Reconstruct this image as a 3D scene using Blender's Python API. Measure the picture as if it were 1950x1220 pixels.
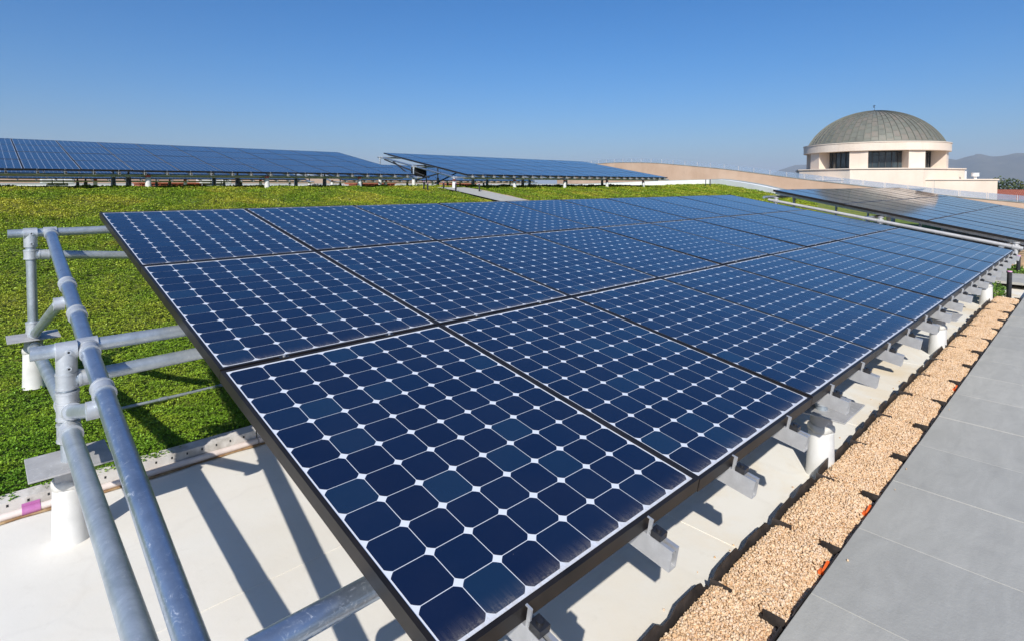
import bpy, math, random
import numpy as np
from mathutils import Vector, Matrix
random.seed(7)
RNG = np.random.default_rng(11)
R = math.radians
scene = bpy.context.scene
for o in list(bpy.data.objects):
    bpy.data.objects.remove(o)

# ------------------------------------------------------------------ camera
cam_data = bpy.data.cameras.new('camera')
cam = bpy.data.objects.new('camera', cam_data)
scene.collection.objects.link(cam)
cam.location = (-0.678, -5.341, 1.629)
cam.rotation_euler = (R(90 - 2.16), R(-0.1), R(-43.51))
cam_data.sensor_width = 36.0
cam_data.lens = 19.78
cam_data.shift_y = -0.1128
cam_data.clip_start = 0.05
cam_data.clip_end = 40000
scene.camera = cam

# ------------------------------------------------------------------ sky, sun, exposure
SUN_EL, SUN_AZ = R(37), R(235)          # azimuth measured from +Y towards +X
world = bpy.data.worlds.new('World')
scene.world = world
world.use_nodes = True
wn = world.node_tree
bg = wn.nodes['Background']
sky = wn.nodes.new('ShaderNodeTexSky')
sky.sky_type = 'NISHITA'
sky.sun_disc = False
sky.sun_elevation = SUN_EL
sky.sun_rotation = SUN_AZ
sky.altitude = 0
sky.air_density = 1.0
sky.dust_density = 1.2
sky.ozone_density = 10.0
hs = wn.nodes.new('ShaderNodeHueSaturation'); hs.inputs['Saturation'].default_value = 1.19
wn.links.new(sky.outputs[0], hs.inputs['Color']); wn.links.new(hs.outputs[0], bg.inputs[0])
bg.inputs[1].default_value = 0.081

sl = bpy.data.lights.new('sun', 'SUN')
sl.energy = 3.55
sl.angle = R(0.53)
sl.color = (1.0, 0.955, 0.88)
sun = bpy.data.objects.new('sun', sl)
scene.collection.objects.link(sun)
sdir = Vector((math.sin(SUN_AZ) * math.cos(SUN_EL), math.cos(SUN_AZ) * math.cos(SUN_EL), math.sin(SUN_EL)))
sun.rotation_euler = sdir.to_track_quat('Z', 'Y').to_euler()
sun.location = (-20, -20, 30)

scene.view_settings.view_transform = 'Standard'
scene.view_settings.look = 'None'
scene.view_settings.exposure = 0.6
scene.view_settings.gamma = 1.0

# ------------------------------------------------------------------ helpers
C = scene.collection

class MB:
    """collects shapes, builds ONE mesh object"""
    def __init__(s): s.v, s.f, s.m, s.sm = [], [], [], []
    def add(s, verts, faces, mat=0, smooth=False):
        b = len(s.v)
        s.v += [tuple(p) for p in verts]
        for f in faces:
            s.f.append(tuple(i + b for i in f)); s.m.append(mat); s.sm.append(smooth)
        return s
    def box(s, x0, x1, y0, y1, z0, z1, mat=0):
        v = [(x0,y0,z0),(x1,y0,z0),(x1,y1,z0),(x0,y1,z0),(x0,y0,z1),(x1,y0,z1),(x1,y1,z1),(x0,y1,z1)]
        return s.add(v, [(0,3,2,1),(4,5,6,7),(0,1,5,4),(1,2,6,5),(2,3,7,6),(3,0,4,7)], mat)
    def obox(s, p0, p1, w, h, up=(0,0,1), mat=0):
        """bar from p0 to p1, width w, height h"""
        p0, p1 = Vector(p0), Vector(p1); d = (p1 - p0).normalized()
        sd = d.cross(Vector(up)).normalized(); u = sd.cross(d).normalized()
        v = []
        for p in (p0, p1):
            for a, b in ((-1,-1),(1,-1),(1,1),(-1,1)):
                v.append(p + sd * a * w / 2 + u * b * h / 2)
        return s.add(v, [(0,1,2,3),(7,6,5,4),(0,4,5,1),(1,5,6,2),(2,6,7,3),(3,7,4,0)], mat)
    def tube(s, p0, p1, r, n=20, r1=None, caps=True, mat=0):
        p0, p1 = Vector(p0), Vector(p1); d = (p1 - p0).normalized()
        a = Vector((0,0,1)) if abs(d.z) < .9 else Vector((1,0,0))
        x = d.cross(a).normalized(); y = d.cross(x)
        r1 = r if r1 is None else r1
        v = []
        for p, rr in ((p0, r), (p1, r1)):
            for i in range(n):
                t = 2 * math.pi * i / n
                v.append(p + (x * math.cos(t) + y * math.sin(t)) * rr)
        s.add(v, [(i, n + i, n + (i + 1) % n, (i + 1) % n) for i in range(n)], mat, True)
        if caps:
            s.add(v[:n], [tuple(range(n))], mat); s.add(v[n:], [tuple(reversed(range(n)))], mat)
        return s
    def collar(s, c, d, r, ln, n=20, mat=0):
        """cast sleeve with a raised rim at each end"""
        c, d = Vector(c), Vector(d).normalized()
        s.tube(c - d * ln / 2, c + d * ln / 2, r, n, mat=mat)
        for k in (-1, 1):
            e = c + d * (ln / 2 - .006) * k
            s.tube(e - d * .005, e + d * .005, r * 1.055, n, mat=mat)
        return s
    def lathe(s, prof, cx=0, cy=0, n=32, mat=0, smooth=True, a0=0, a1=2 * math.pi):
        full = abs(a1 - a0 - 2 * math.pi) < 1e-6
        m = n if full else n + 1
        v = []
        for r_, z in prof:
            for i in range(m):
                t = a0 + (a1 - a0) * i / n
                v.append((cx + r_ * math.cos(t), cy + r_ * math.sin(t), z))
        f = []
        for j in range(len(prof) - 1):
            for i in range(n):
                i2 = (i + 1) % m
                f.append((j * m + i, j * m + i2, (j + 1) * m + i2, (j + 1) * m + i))
        return s.add(v, f, mat, smooth)
    def mesh(s, name, mats):
        me = bpy.data.meshes.new(name)
        me.from_pydata(s.v, [], s.f)
        for m in (mats if isinstance(mats, (list, tuple)) else [mats]): me.materials.append(m)
        me.polygons.foreach_set('material_index', s.m)
        me.polygons.foreach_set('use_smooth', s.sm)
        me.update()
        return me
    def build(s, name, mats, parent=None, bevel=0, **kw):
        o = bpy.data.objects.new(name, s.mesh(name, mats))
        C.objects.link(o)
        if parent: o.parent = parent
        if bevel:
            b = o.modifiers.new('bevel', 'BEVEL'); b.width = bevel; b.segments = 2; b.limit_method = 'ANGLE'
        for k, val in kw.items(): o[k] = val
        return o

def np_mesh(name, verts, quads, mats, smooth=False):
    me = bpy.data.meshes.new(name)
    k = quads.shape[1]
    me.vertices.add(len(verts)); me.vertices.foreach_set('co', np.ascontiguousarray(verts, np.float32).ravel())
    me.loops.add(quads.size); me.loops.foreach_set('vertex_index', np.ascontiguousarray(quads, np.int32).ravel())
    me.polygons.add(len(quads)); me.polygons.foreach_set('loop_start', np.arange(0, quads.size, k, dtype=np.int32))
    try: me.polygons.foreach_set('loop_total', np.full(len(quads), k, np.int32))
    except Exception: pass
    me.update(calc_edges=True)
    if smooth: me.polygons.foreach_set('use_smooth', np.ones(len(quads), bool))
    for m in (mats if isinstance(mats, (list, tuple)) else [mats]): me.materials.append(m)
    return me

def thing(name, label, cat, loc=(0, 0, 0), group=None):
    o = bpy.data.objects.new(name, None); C.objects.link(o)
    o.location = loc; o.empty_display_size = .2
    o['label'] = label; o['category'] = cat
    if group: o['group'] = group
    return o
def link_mesh(name, me, parent=None, loc=(0, 0, 0), rot=(0, 0, 0), **kw):
    o = bpy.data.objects.new(name, me); C.objects.link(o)
    o.location = loc; o.rotation_euler = rot
    if parent: o.parent = parent
    for k, val in kw.items(): o[k] = val
    return o

# ------------------------------------------------------------------ materials
def new_mat(name):
    m = bpy.data.materials.new(name); m.use_nodes = True
    nt = m.node_tree
    return m, nt, nt.nodes['Principled BSDF']
def N(nt, t, **kw):
    n = nt.nodes.new(t)
    for k, v in kw.items(): setattr(n, k, v)
    return n
def ramp(nt, fac, stops, interp='LINEAR'):
    r = N(nt, 'ShaderNodeValToRGB'); cr = r.color_ramp; cr.interpolation = interp
    while len(cr.elements) < len(stops): cr.elements.new(.5)
    for e, (p, c) in zip(cr.elements, stops):
        e.position = p; e.color = (*c, 1) if len(c) == 3 else c
    nt.links.new(fac, r.inputs[0]); return r.outputs[0]
def coords(nt, kind='Object', scale=(1, 1, 1)):
    tc = N(nt, 'ShaderNodeTexCoord'); mp = N(nt, 'ShaderNodeMapping'); mp.inputs['Scale'].default_value = scale
    nt.links.new(tc.outputs[kind], mp.inputs[0]); return mp.outputs[0]
def noise(nt, vec, scale, detail=4, rough=.55, dist=0):
    n = N(nt, 'ShaderNodeTexNoise'); n.inputs['Scale'].default_value = scale; n.inputs['Detail'].default_value = detail
    n.inputs['Roughness'].default_value = rough; n.inputs['Distortion'].default_value = dist
    if vec is not None: nt.links.new(vec, n.inputs['Vector'])
    return n.outputs['Fac']
def mix(nt, fac, a, b, mode='MIX'):
    m = N(nt, 'ShaderNodeMix', data_type='RGBA', blend_type=mode)
    for i, v in ((0, fac), (6, a), (7, b)):
        if hasattr(v, 'links'): nt.links.new(v, m.inputs[i])
        elif i == 0: m.inputs[0].default_value = v
        else: m.inputs[i].default_value = (*v, 1)
    return m.outputs[2]
def math_(nt, op, a, b=None, clamp=False):
    m = N(nt, 'ShaderNodeMath', operation=op, use_clamp=clamp)
    for i, v in ((0, a), (1, b)):
        if v is None: continue
        if hasattr(v, 'links'): nt.links.new(v, m.inputs[i])
        else: m.inputs[i].default_value = v
    return m.outputs[0]
def bump(nt, bsdf, h, strength=.3, dist=.01):
    b = N(nt, 'ShaderNodeBump'); b.inputs['Strength'].default_value = strength; b.inputs['Distance'].default_value = dist
    nt.links.new(h, b.inputs['Height']); nt.links.new(b.outputs[0], bsdf.inputs['Normal'])
def setv(bsdf, **kw):
    names = dict(col='Base Color', rough='Roughness', metal='Metallic', spec='Specular IOR Level', ior='IOR', coat='Coat Weight', coatr='Coat Roughness', trans='Transmission Weight', alpha='Alpha')
    for k, v in kw.items():
        inp = bsdf.inputs[names[k]]
        inp.default_value = (*v, 1) if k == 'col' and len(v) == 3 else v

def mat_noisy(name, c1, c2, scale=3, rough=.8, metal=0, bumps=0, bscale=40, kind='Object', detail=5, c3=None, lo=.35, hi=.65):
    m, nt, b = new_mat(name); v = coords(nt, kind)
    st = [(lo, c1), (hi, c2)] if c3 is None else [(lo, c1), ((lo + hi) / 2, c2), (hi, c3)]
    nt.links.new(ramp(nt, noise(nt, v, scale, detail), st), b.inputs['Base Color'])
    setv(b, rough=rough, metal=metal)
    if bumps: bump(nt, b, noise(nt, v, bscale, 3), bumps, .01)
    return m

def mat_galv(name, c1, c2, rough=.42, metal=.75):
    m, nt, b = new_mat(name); v = coords(nt, 'Object')
    a = noise(nt, v, 9, 6, .7, .4); s = noise(nt, v, 60, 3, .7)
    col = ramp(nt, a, [(.3, c1), (.65, c2)])
    sc = ramp(nt, noise(nt, v, 28, 8, .8, 1.2), [(.57, (0, 0, 0)), (.66, (1, 1, 1))])
    col = mix(nt, math_(nt, 'MULTIPLY', sc, .55), col, (.78, .78, .76))
    nt.links.new(col, b.inputs['Base Color'])
    rr = math_(nt, 'ADD', math_(nt, 'MULTIPLY', s, .22), rough - .1)
    nt.links.new(rr, b.inputs['Roughness']); setv(b, metal=metal)
    bump(nt, b, s, .06, .003)
    return m
M = {}
M['galv'] = mat_galv('galvanised_steel', (.33, .38, .42), (.54, .59, .63), .42, .65)
def mat_pipe_smooth():
    m, nt, b = new_mat('smooth_galvanised'); v = coords(nt)
    col = ramp(nt, noise(nt, v, 7, 6, .7, .5), [(.3, (.33, .40, .50)), (.7, (.50, .58, .68))])
    sc = ramp(nt, noise(nt, coords(nt, 'Object', (1, 1, 1)), 34, 9, .85, 1.6), [(.54, (0, 0, 0)), (.64, (1, 1, 1))])
    nt.links.new(mix(nt, math_(nt, 'MULTIPLY', sc, .75), col, (.80, .82, .84)), b.inputs['Base Color'])
    nt.links.new(math_(nt, 'ADD', math_(nt, 'MULTIPLY', sc, .30), math_(nt, 'ADD', math_(nt, 'MULTIPLY', noise(nt, v, 12, 5, .7), .22), .20)), b.inputs['Roughness']); setv(b, metal=.85)
    bump(nt, b, noise(nt, v, 45, 4, .7), .05, .002)
    return m
M['galv_smooth'] = mat_pipe_smooth()
M['cast'] = mat_galv('cast_fitting', (.42, .45, .47), (.60, .62, .64), .5, .55)
M['plate'] = mat_galv('grey_plate', (.36, .355, .35), (.48, .47, .46), .65, .2)
M['alu'] = mat_galv('mill_aluminium', (.50, .50, .50), (.66, .66, .66), .42, .6)
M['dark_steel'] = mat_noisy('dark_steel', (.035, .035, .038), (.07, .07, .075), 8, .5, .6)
M['clamp_black'] = mat_noisy('black_clamp', (.012, .012, .014), (.03, .03, .033), 20, .35)
M['socket'] = mat_noisy('socket_black', (.01, .01, .01), (.02, .02, .02), 20, .6)
M['white_boot'] = mat_noisy('white_boot', (.62, .61, .58), (.72, .71, .68), 5, .55, bumps=.08, bscale=14, c3=(.75, .74, .71))
M['boot_seal'] = mat_noisy('boot_sealant', (.50, .49, .45), (.68, .66, .61), 14, .7, bumps=.4, bscale=30)
M['red_tape'] = mat_noisy('red_coupling', (.55, .05, .02), (.7, .09, .04), 6, .5)
M['tray_black'] = mat_noisy('tray_plastic', (.02, .018, .017), (.06, .05, .045), 12, .45, bumps=.2, bscale=40)
M['orange_tab'] = mat_noisy('orange_tab', (.75, .10, .012), (.85, .16, .03), 12, .5)
M['pink_cap'] = mat_noisy('pink_cap', (.75, .35, .62), (.82, .45, .7), 12, .5)
M['trim_white'] = mat_noisy('edge_trim', (.40, .37, .33), (.62, .59, .55), 9, .6, c3=(.56, .52, .48))
M['trim_pink'] = mat_noisy('edge_tube', (.66, .55, .50), (.78, .70, .65), 8, .6)
M['tape_magenta'] = mat_noisy('magenta_tape', (.46, .14, .36), (.52, .20, .42), 14, .4)

# black anodised module frame
m, nt, b = new_mat('module_frame'); v = coords(nt)
nt.links.new(ramp(nt, noise(nt, v, 6, 6), [(.3, (.009, .008, .0075)), (.7, (.024, .019, .016))]), b.inputs['Base Color'])
setv(b, rough=.42, metal=.0, spec=.30)
M['frame'] = m

def dust_fac(nt):
    """dust that gathers along the lower edge of each module, in its own coordinates"""
    tc = N(nt, 'ShaderNodeTexCoord'); sx = N(nt, 'ShaderNodeSeparateXYZ'); nt.links.new(tc.outputs['Object'], sx.inputs[0])
    oi = N(nt, 'ShaderNodeObjectInfo')
    mp = N(nt, 'ShaderNodeMapping'); mp.inputs['Scale'].default_value = (75, 9, 1)
    cb = N(nt, 'ShaderNodeCombineXYZ'); rr = math_(nt, 'MULTIPLY', oi.outputs['Random'], 50.0)
    for i in range(3): nt.links.new(rr, cb.inputs[i])
    nt.links.new(tc.outputs['Object'], mp.inputs[0]); nt.links.new(cb.outputs[0], mp.inputs['Location'])
    n1 = noise(nt, mp.outputs[0], 1.0, 6, .7, .8)
    edge = N(nt, 'ShaderNodeMapRange'); edge.inputs[1].default_value = -1.405; edge.inputs[2].default_value = -1.475
    nt.links.new(sx.outputs[1], edge.inputs[0])
    e2 = math_(nt, 'POWER', edge.outputs[0], 2.2, True)
    strk = ramp(nt, n1, [(.45, (0, 0, 0)), (.62, (1, 1, 1))])
    d = math_(nt, 'MULTIPLY', e2, math_(nt, 'ADD', math_(nt, 'MULTIPLY', strk, .6), .25))
    e3 = N(nt, 'ShaderNodeMapRange'); e3.inputs[1].default_value = -1.445; e3.inputs[2].default_value = -1.475; nt.links.new(sx.outputs[1], e3.inputs[0])
    grit = ramp(nt, noise(nt, tc.outputs['Object'], 160, 4, .8), [(.50, (0, 0, 0)), (.60, (1, 1, 1))])
    d = math_(nt, 'ADD', d, math_(nt, 'MULTIPLY', math_(nt, 'MULTIPLY', e3.outputs[0], grit), .9))
    # loose specks anywhere on the glass
    mp2 = N(nt, 'ShaderNodeMapping'); nt.links.new(tc.outputs['Object'], mp2.inputs[0]); nt.links.new(cb.outputs[0], mp2.inputs['Location'])
    vo = N(nt, 'ShaderNodeTexVoronoi'); vo.inputs['Scale'].default_value = 13; nt.links.new(mp2.outputs[0], vo.inputs['Vector'])
    cr = N(nt, 'ShaderNodeSeparateColor'); nt.links.new(vo.outputs['Color'], cr.inputs[0])
    rare = math_(nt, 'GREATER_THAN', cr.outputs[0], .80)
    size = math_(nt, 'MULTIPLY', cr.outputs[1], .034)
    sp = math_(nt, 'MULTIPLY', math_(nt, 'LESS_THAN', vo.outputs['Distance'], size), rare)
    film = math_(nt, 'MULTIPLY', ramp(nt, noise(nt, mp2.outputs[0], 3, 5, .6), [(.4, (0, 0, 0)), (.8, (1, 1, 1))]), .03)
    return math_(nt, 'ADD', math_(nt, 'ADD', d, math_(nt, 'MULTIPLY', sp, .5)), film, True), n1
m, nt, b = new_mat('solar_cell')
geo = N(nt, 'ShaderNodeNewGeometry'); oi = N(nt, 'ShaderNodeObjectInfo')
rnd = math_(nt, 'FRACT', math_(nt, 'ADD', geo.outputs['Random Per Island'], math_(nt, 'MULTIPLY', oi.outputs['Random'], 7.31)))
cell = ramp(nt, rnd, [(0, (.0045, .0095, .034)), (.5, (.005, .0115, .040)), (.8, (.0055, .0145, .046)), (1, (.0085, .026, .064))])
df, n1 = dust_fac(nt)
nt.links.new(mix(nt, math_(nt, 'MULTIPLY', df, .30), cell, (.52, .45, .36)), b.inputs['Base Color'])
nt.links.new(math_(nt, 'ADD', math_(nt, 'MULTIPLY', df, .12), .06, True), b.inputs['Roughness'])
setv(b, ior=1.5, spec=.78)
bump(nt, b, n1, .02, .002)
M['cell'] = m
m, nt, b = new_mat('back_sheet')
df, n1 = dust_fac(nt)
nt.links.new(mix(nt, math_(nt, 'MULTIPLY', df, .45), (.70, .73, .78), (.44, .39, .33)), b.inputs['Base Color'])
setv(b, rough=.07, ior=1.5)
M['sheet'] = m

# white roof membrane with rust-coloured water stains
m, nt, b = new_mat('roof_membrane'); v = coords(nt)
base = ramp(nt, noise(nt, v, .9, 8, .6), [(.35, (.75, .715, .64)), (.65, (.83, .80, .735))])
stain = ramp(nt, noise(nt, v, 1.1, 6, .62, .7), [(.44, (0, 0, 0)), (.66, (1, 1, 1))])
mp = coords(nt, 'Object', (1, 2.2, 1))
sx = N(nt, 'ShaderNodeSeparateXYZ'); nt.links.new(v, sx.inputs[0])
mr = N(nt, 'ShaderNodeMapRange'); mr.inputs[1].default_value = .6; mr.inputs[2].default_value = 2.6; mr.inputs[3].default_value = .18
nt.links.new(sx.outputs[0], mr.inputs[0])
base = mix(nt, mr.outputs[0], base, (.88, .855, .785))
col = mix(nt, math_(nt, 'MULTIPLY', math_(nt, 'MULTIPLY', stain, .75), mr.outputs[0]), base, (.82, .66, .43))
vor = N(nt, 'ShaderNodeTexVoronoi'); vor.feature = 'DISTANCE_TO_EDGE'; vor.inputs['Scale'].default_value = .8
dv = N(nt, 'ShaderNodeMixRGB'); dv.inputs[0].default_value = .25; nt.links.new(v, dv.inputs[1])
nn_ = N(nt, 'ShaderNodeTexNoise'); nn_.inputs['Scale'].default_value = 3; nt.links.new(v, nn_.inputs[0]); nt.links.new(nn_.outputs['Color'], dv.inputs[2]); nt.links.new(dv.outputs[0], vor.inputs['Vector'])
crease = ramp(nt, vor.outputs['Distance'], [(.0, (1, 1, 1)), (.012, (0, 0, 0))])
col = mix(nt, math_(nt, 'MULTIPLY', crease, .09), col, (.52, .48, .42))
dirt = ramp(nt, noise(nt, v, 11, 8, .75), [(.56, (0, 0, 0)), (.75, (1, 1, 1))])
col = mix(nt, math_(nt, 'MULTIPLY', dirt, .22), col, (.50, .46, .38))
nt.links.new(col, b.inputs['Base Color']); setv(b, rough=.75)
bump(nt, b, noise(nt, v, 5, 8, .65), .12, .02)
M['roof'] = m

# grey pavers
m, nt, b = new_mat('paver'); v = coords(nt); v2 = coords(nt, 'Object', (1.5, 5, 1))
base = ramp(nt, noise(nt, v2, 2.2, 9, .68, .5), [(.3, (.385, .375, .338)), (.7, (.475, .462, .416))])
scr = ramp(nt, noise(nt, coords(nt, 'Object', (9, 30, 1)), 1.4, 8, .8, 1.5), [(.62, (0, 0, 0)), (.74, (1, 1, 1))])
col = mix(nt, math_(nt, 'MULTIPLY', scr, .32), base, (.46, .44, .40))
geo = N(nt, 'ShaderNodeNewGeometry'); tone = ramp(nt, geo.outputs['Random Per Island'], [(0, (.88, .885, .89)), (1, (1.06, 1.05, 1.03))])
col = mix(nt, 1.0, col, tone, 'MULTIPLY')
blot = ramp(nt, noise(nt, v, 5, 7, .75), [(.52, (0, 0, 0)), (.70, (1, 1, 1))])
col = mix(nt, math_(nt, 'MULTIPLY', blot, .38), col, (.32, .312, .285))
nt.links.new(col, b.inputs['Base Color']); setv(b, rough=.82)
bump(nt, b, noise(nt, v, 70, 4, .7), .35, .004)
M['paver'] = m
M['joint'] = mat_noisy('paver_joint', (.36, .345, .32), (.44, .42, .39), 30, .95)

# gravel stones
m, nt, b = new_mat('gravel_stone'); geo = N(nt, 'ShaderNodeNewGeometry')
col = ramp(nt, geo.outputs['Random Per Island'], [(0, (.58, .37, .20)), (.3, (.68, .46, .27)), (.6, (.77, .57, .37)), (.85, (.72, .55, .40)), (1, (.52, .29, .13))])
nt.links.new(col, b.inputs['Base Color']); setv(b, rough=.85)
M['stone'] = m
M['gravel_flat'] = mat_noisy('gravel_bed', (.42, .27, .14), (.62, .45, .29), 60, .95, bumps=.8, bscale=55)

# sedum roof
def sedum(name, leaf):
    m, nt, b = new_mat(name); tc = N(nt, 'ShaderNodeTexCoord'); v = tc.outputs['Object']
    big = noise(nt, v, .55, 5, .6, .5); mid = noise(nt, v, 3.2, 6, .7)
    green = ramp(nt, mid, [(.30, (.060, .175, .007)), (.50, (.15, .30, .013)), (.70, (.31, .42, .03))])
    dry = ramp(nt, mid, [(.35, (.36, .40, .025)), (.65, (.52, .48, .06))])
    f = ramp(nt, big, [(.46, (0, 0, 0)), (.68, (1, 1, 1))])
    # near the roof edge the sedum is dense and green; further up it is yellower
    sx = N(nt, 'ShaderNodeSeparateXYZ'); nt.links.new(v, sx.inputs[0])
    mr = N(nt, 'ShaderNodeMapRange'); mr.inputs[1].default_value = -1.8; mr.inputs[2].default_value = 3.5; mr.inputs[4].default_value = 1.25
    nt.links.new(sx.outputs[1], mr.inputs[0])
    f2 = math_(nt, 'MULTIPLY', math_(nt, 'ADD', math_(nt, 'MULTIPLY', f, .75), .22), mr.outputs[0])
    col = mix(nt, f2, green, dry)
    red = ramp(nt, noise(nt, v, 1.6, 7, .7, .8), [(.58, (0, 0, 0)), (.72, (1, 1, 1))])
    col = mix(nt, math_(nt, 'MULTIPLY', math_(nt, 'MULTIPLY', red, .42), mr.outputs[0]), col, (.30, .15, .05))
    if leaf:
        geo = N(nt, 'ShaderNodeNewGeometry')
        g = ramp(nt, geo.outputs['Random Per Island'], [(0, (.70, .70, .68)), (.6, (.95, .95, .95)), (.985, (1.12, 1.1, 1.05)), (.99, (1.9, 1.9, 6))])
        col = mix(nt, 1.0, col, g, 'MULTIPLY')
        nt.links.new(col, b.inputs['Base Color']); setv(b, rough=.6, spec=.25)
        b.inputs['Subsurface Weight'].default_value = 0
    else:
        col = mix(nt, .45, col, (.07, .055, .025))
        nt.links.new(col, b.inputs['Base Color']); setv(b, rough=.95)
        bump(nt, b, noise(nt, v, 22, 6, .75), .9, .05)
    return m
M['sedum_soil'] = sedum('sedum_soil', False)
M['sedum_leaf'] = sedum('sedum_leaf', True)

# building materials
def plaster(name, c1, c2, jx=None):
    m, nt, b = new_mat(name); v = coords(nt); vv = coords(nt, 'Object', (1, 1, .12))
    base = ramp(nt, noise(nt, v, .35, 6, .6), [(.35, c1), (.65, c2)])
    strk = ramp(nt, noise(nt, vv, 1.6, 6, .7), [(.5, (0, 0, 0)), (.8, (1, 1, 1))])
    col = mix(nt, math_(nt, 'MULTIPLY', strk, .22), base, tuple(c * .62 for c in c1))
    nt.links.new(col, b.inputs['Base Color']); setv(b, rough=.9); return m
M['cream'] = plaster('cream_stone', (.71, .585, .47), (.78, .665, .55))
M['tan'] = plaster('tan_wall', (.50, .335, .225), (.62, .44, .31))
M['ledge'] = mat_noisy('grey_ledge', (.26, .29, .28), (.36, .39, .37), .7, .8)
M['curb_white'] = mat_noisy('white_curb', (.76, .76, .74), (.84, .84, .82), .8, .7)
M['roof_white'] = M['curb_white']
m, nt, b = new_mat('copper_patina')
at = N(nt, 'ShaderNodeAttribute', attribute_name='panel_tone'); v = coords(nt, 'Object', (1, 1, .35))
n_ = noise(nt, v, 1.3, 7, .65, .4)
col = ramp(nt, math_(nt, 'ADD', math_(nt, 'MULTIPLY', at.outputs['Fac'], .22), math_(nt, 'MULTIPLY', n_, .75)),
           [(.2, (.135, .13, .108)), (.42, (.175, .18, .147)), (.6, (.21, .19, .155)), (.85, (.225, .17, .14))])
nt.links.new(col, b.inputs['Base Color']); setv(b, rough=.55, metal=.15)
M['copper'] = m
m, nt, b = new_mat('window_glass')
nt.links.new(ramp(nt, noise(nt, coords(nt), .5, 2), [(.4, (.02, .03, .035)), (.6, (.05, .07, .08))]), b.inputs['Base Color'])
setv(b, rough=.05, spec=.8); M['glass_dark'] = m
M['mullion'] = mat_noisy('mullion', (.025, .027, .028), (.05, .05, .05), 3, .4)
m, nt, b = new_mat('railing_glass')
setv(b, col=(.55, .64, .74), rough=.12, alpha=.42)
nt.links.new(ramp(nt, noise(nt, coords(nt), .4, 3), [(.3, (.30, .40, .52)), (.7, (.38, .46, .56))]), b.inputs['Base Color'])
M['rail_glass'] = m
M['rail_post'] = mat_noisy('rail_post', (.50, .51, .53), (.58, .58, .60), 3, .4, .3)
m, nt, b = new_mat('terracotta_tile')
w = N(nt, 'ShaderNodeTexWave', wave_type='BANDS', bands_direction='Y'); w.inputs['Scale'].default_value = 1.6; w.inputs['Distortion'].default_value = .6
nt.links.new(coords(nt), w.inputs[0])
c_ = ramp(nt, noise(nt, coords(nt), 2.5, 6, .75), [(.3, (.26, .06, .03)), (.55, (.42, .12, .06)), (.75, (.52, .22, .12))])
nt.links.new(c_, b.inputs['Base Color']); setv(b, rough=.85); bump(nt, b, w.outputs['Fac'], .6, .08)
M['tile'] = m
M['vent_white'] = mat_noisy('vent_white', (.72, .72, .70), (.80, .80, .78), 2, .5)
M['grille'] = mat_noisy('grille_grey', (.20, .24, .22), (.30, .34, .31), 3, .5)
M['brick'] = mat_noisy('brick_red', (.28, .075, .05), (.38, .12, .08), 4, .85)
M['plain'] = mat_noisy('valley_floor', (.10, .11, .07), (.30, .27, .22), .004, .95, detail=9, c3=(.16, .17, .12))
M['hill'] = mat_noisy('hill', (.020, .028, .022), (.075, .07, .05), .0035, .95, detail=9)
m, nt, b = new_mat('tree_leaf'); geo = N(nt, 'ShaderNodeNewGeometry')
nt.links.new(ramp(nt, geo.outputs['Random Per Island'], [(0, (.02, .04, .01)), (.5, (.045, .08, .018)), (1, (.11, .11, .03))]), b.inputs['Base Color'])
setv(b, rough=.7); M['leaf'] = m
M['bark'] = mat_noisy('bark', (.06, .04, .03), (.13, .09, .06), 9, .9)
m, nt, b = new_mat('herb_leaf'); geo = N(nt, 'ShaderNodeNewGeometry')
nt.links.new(ramp(nt, geo.outputs['Random Per Island'], [(0, (.05, .13, .012)), (.6, (.11, .22, .02)), (1, (.19, .29, .04))]), b.inputs['Base Color'])
setv(b, rough=.55); M['herb'] = m

# ------------------------------------------------------------------ terrain
GK = [(-40, .08), (-1.75, .08), (.5, .12), (3, .36), (6, .76), (8.5, 1.11), (11, 1.44), (13, 1.52), (16, 1.53), (20, 1.44), (26, 1.30), (31, 1.2), (60, 1.1)]
GX, GZ = zip(*GK)
def g0(y): return np.interp(y, GX, GZ)
def g(y):
    y = np.asarray(y, float)
    return sum(g0(y + d) * w for d, w in ((-1.2, .15), (-.6, .2), (0, .3), (.6, .2), (1.2, .15)))
def drop(x, y): return .035 * np.maximum(np.asarray(x, float) - 24, 0) * np.clip((16 - np.asarray(y, float)) / 6, 0, 1) * np.clip((np.asarray(y, float) + 1.7) / 5, 0, 1)
def gf(y, x=0): return float(g(y) - drop(x, y))

# near white roof deck
mb = MB(); n = 60
mb.box(-8, 46, -14, -1.5, -.5, 0)
mb.build('roof_deck', M['roof'], kind='structure')
mb = MB()
for yy_ in (-3.02,): mb.box(-3, 24, yy_, yy_ + .11, .0005, .002)
for xx_ in (1.75, 3.6, 5.45, 7.3): mb.box(xx_, xx_ + .09, -4.33, -3.0201, .0006, .0022)
mb.build('membrane_laps', M['roof'], kind='structure')

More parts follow.
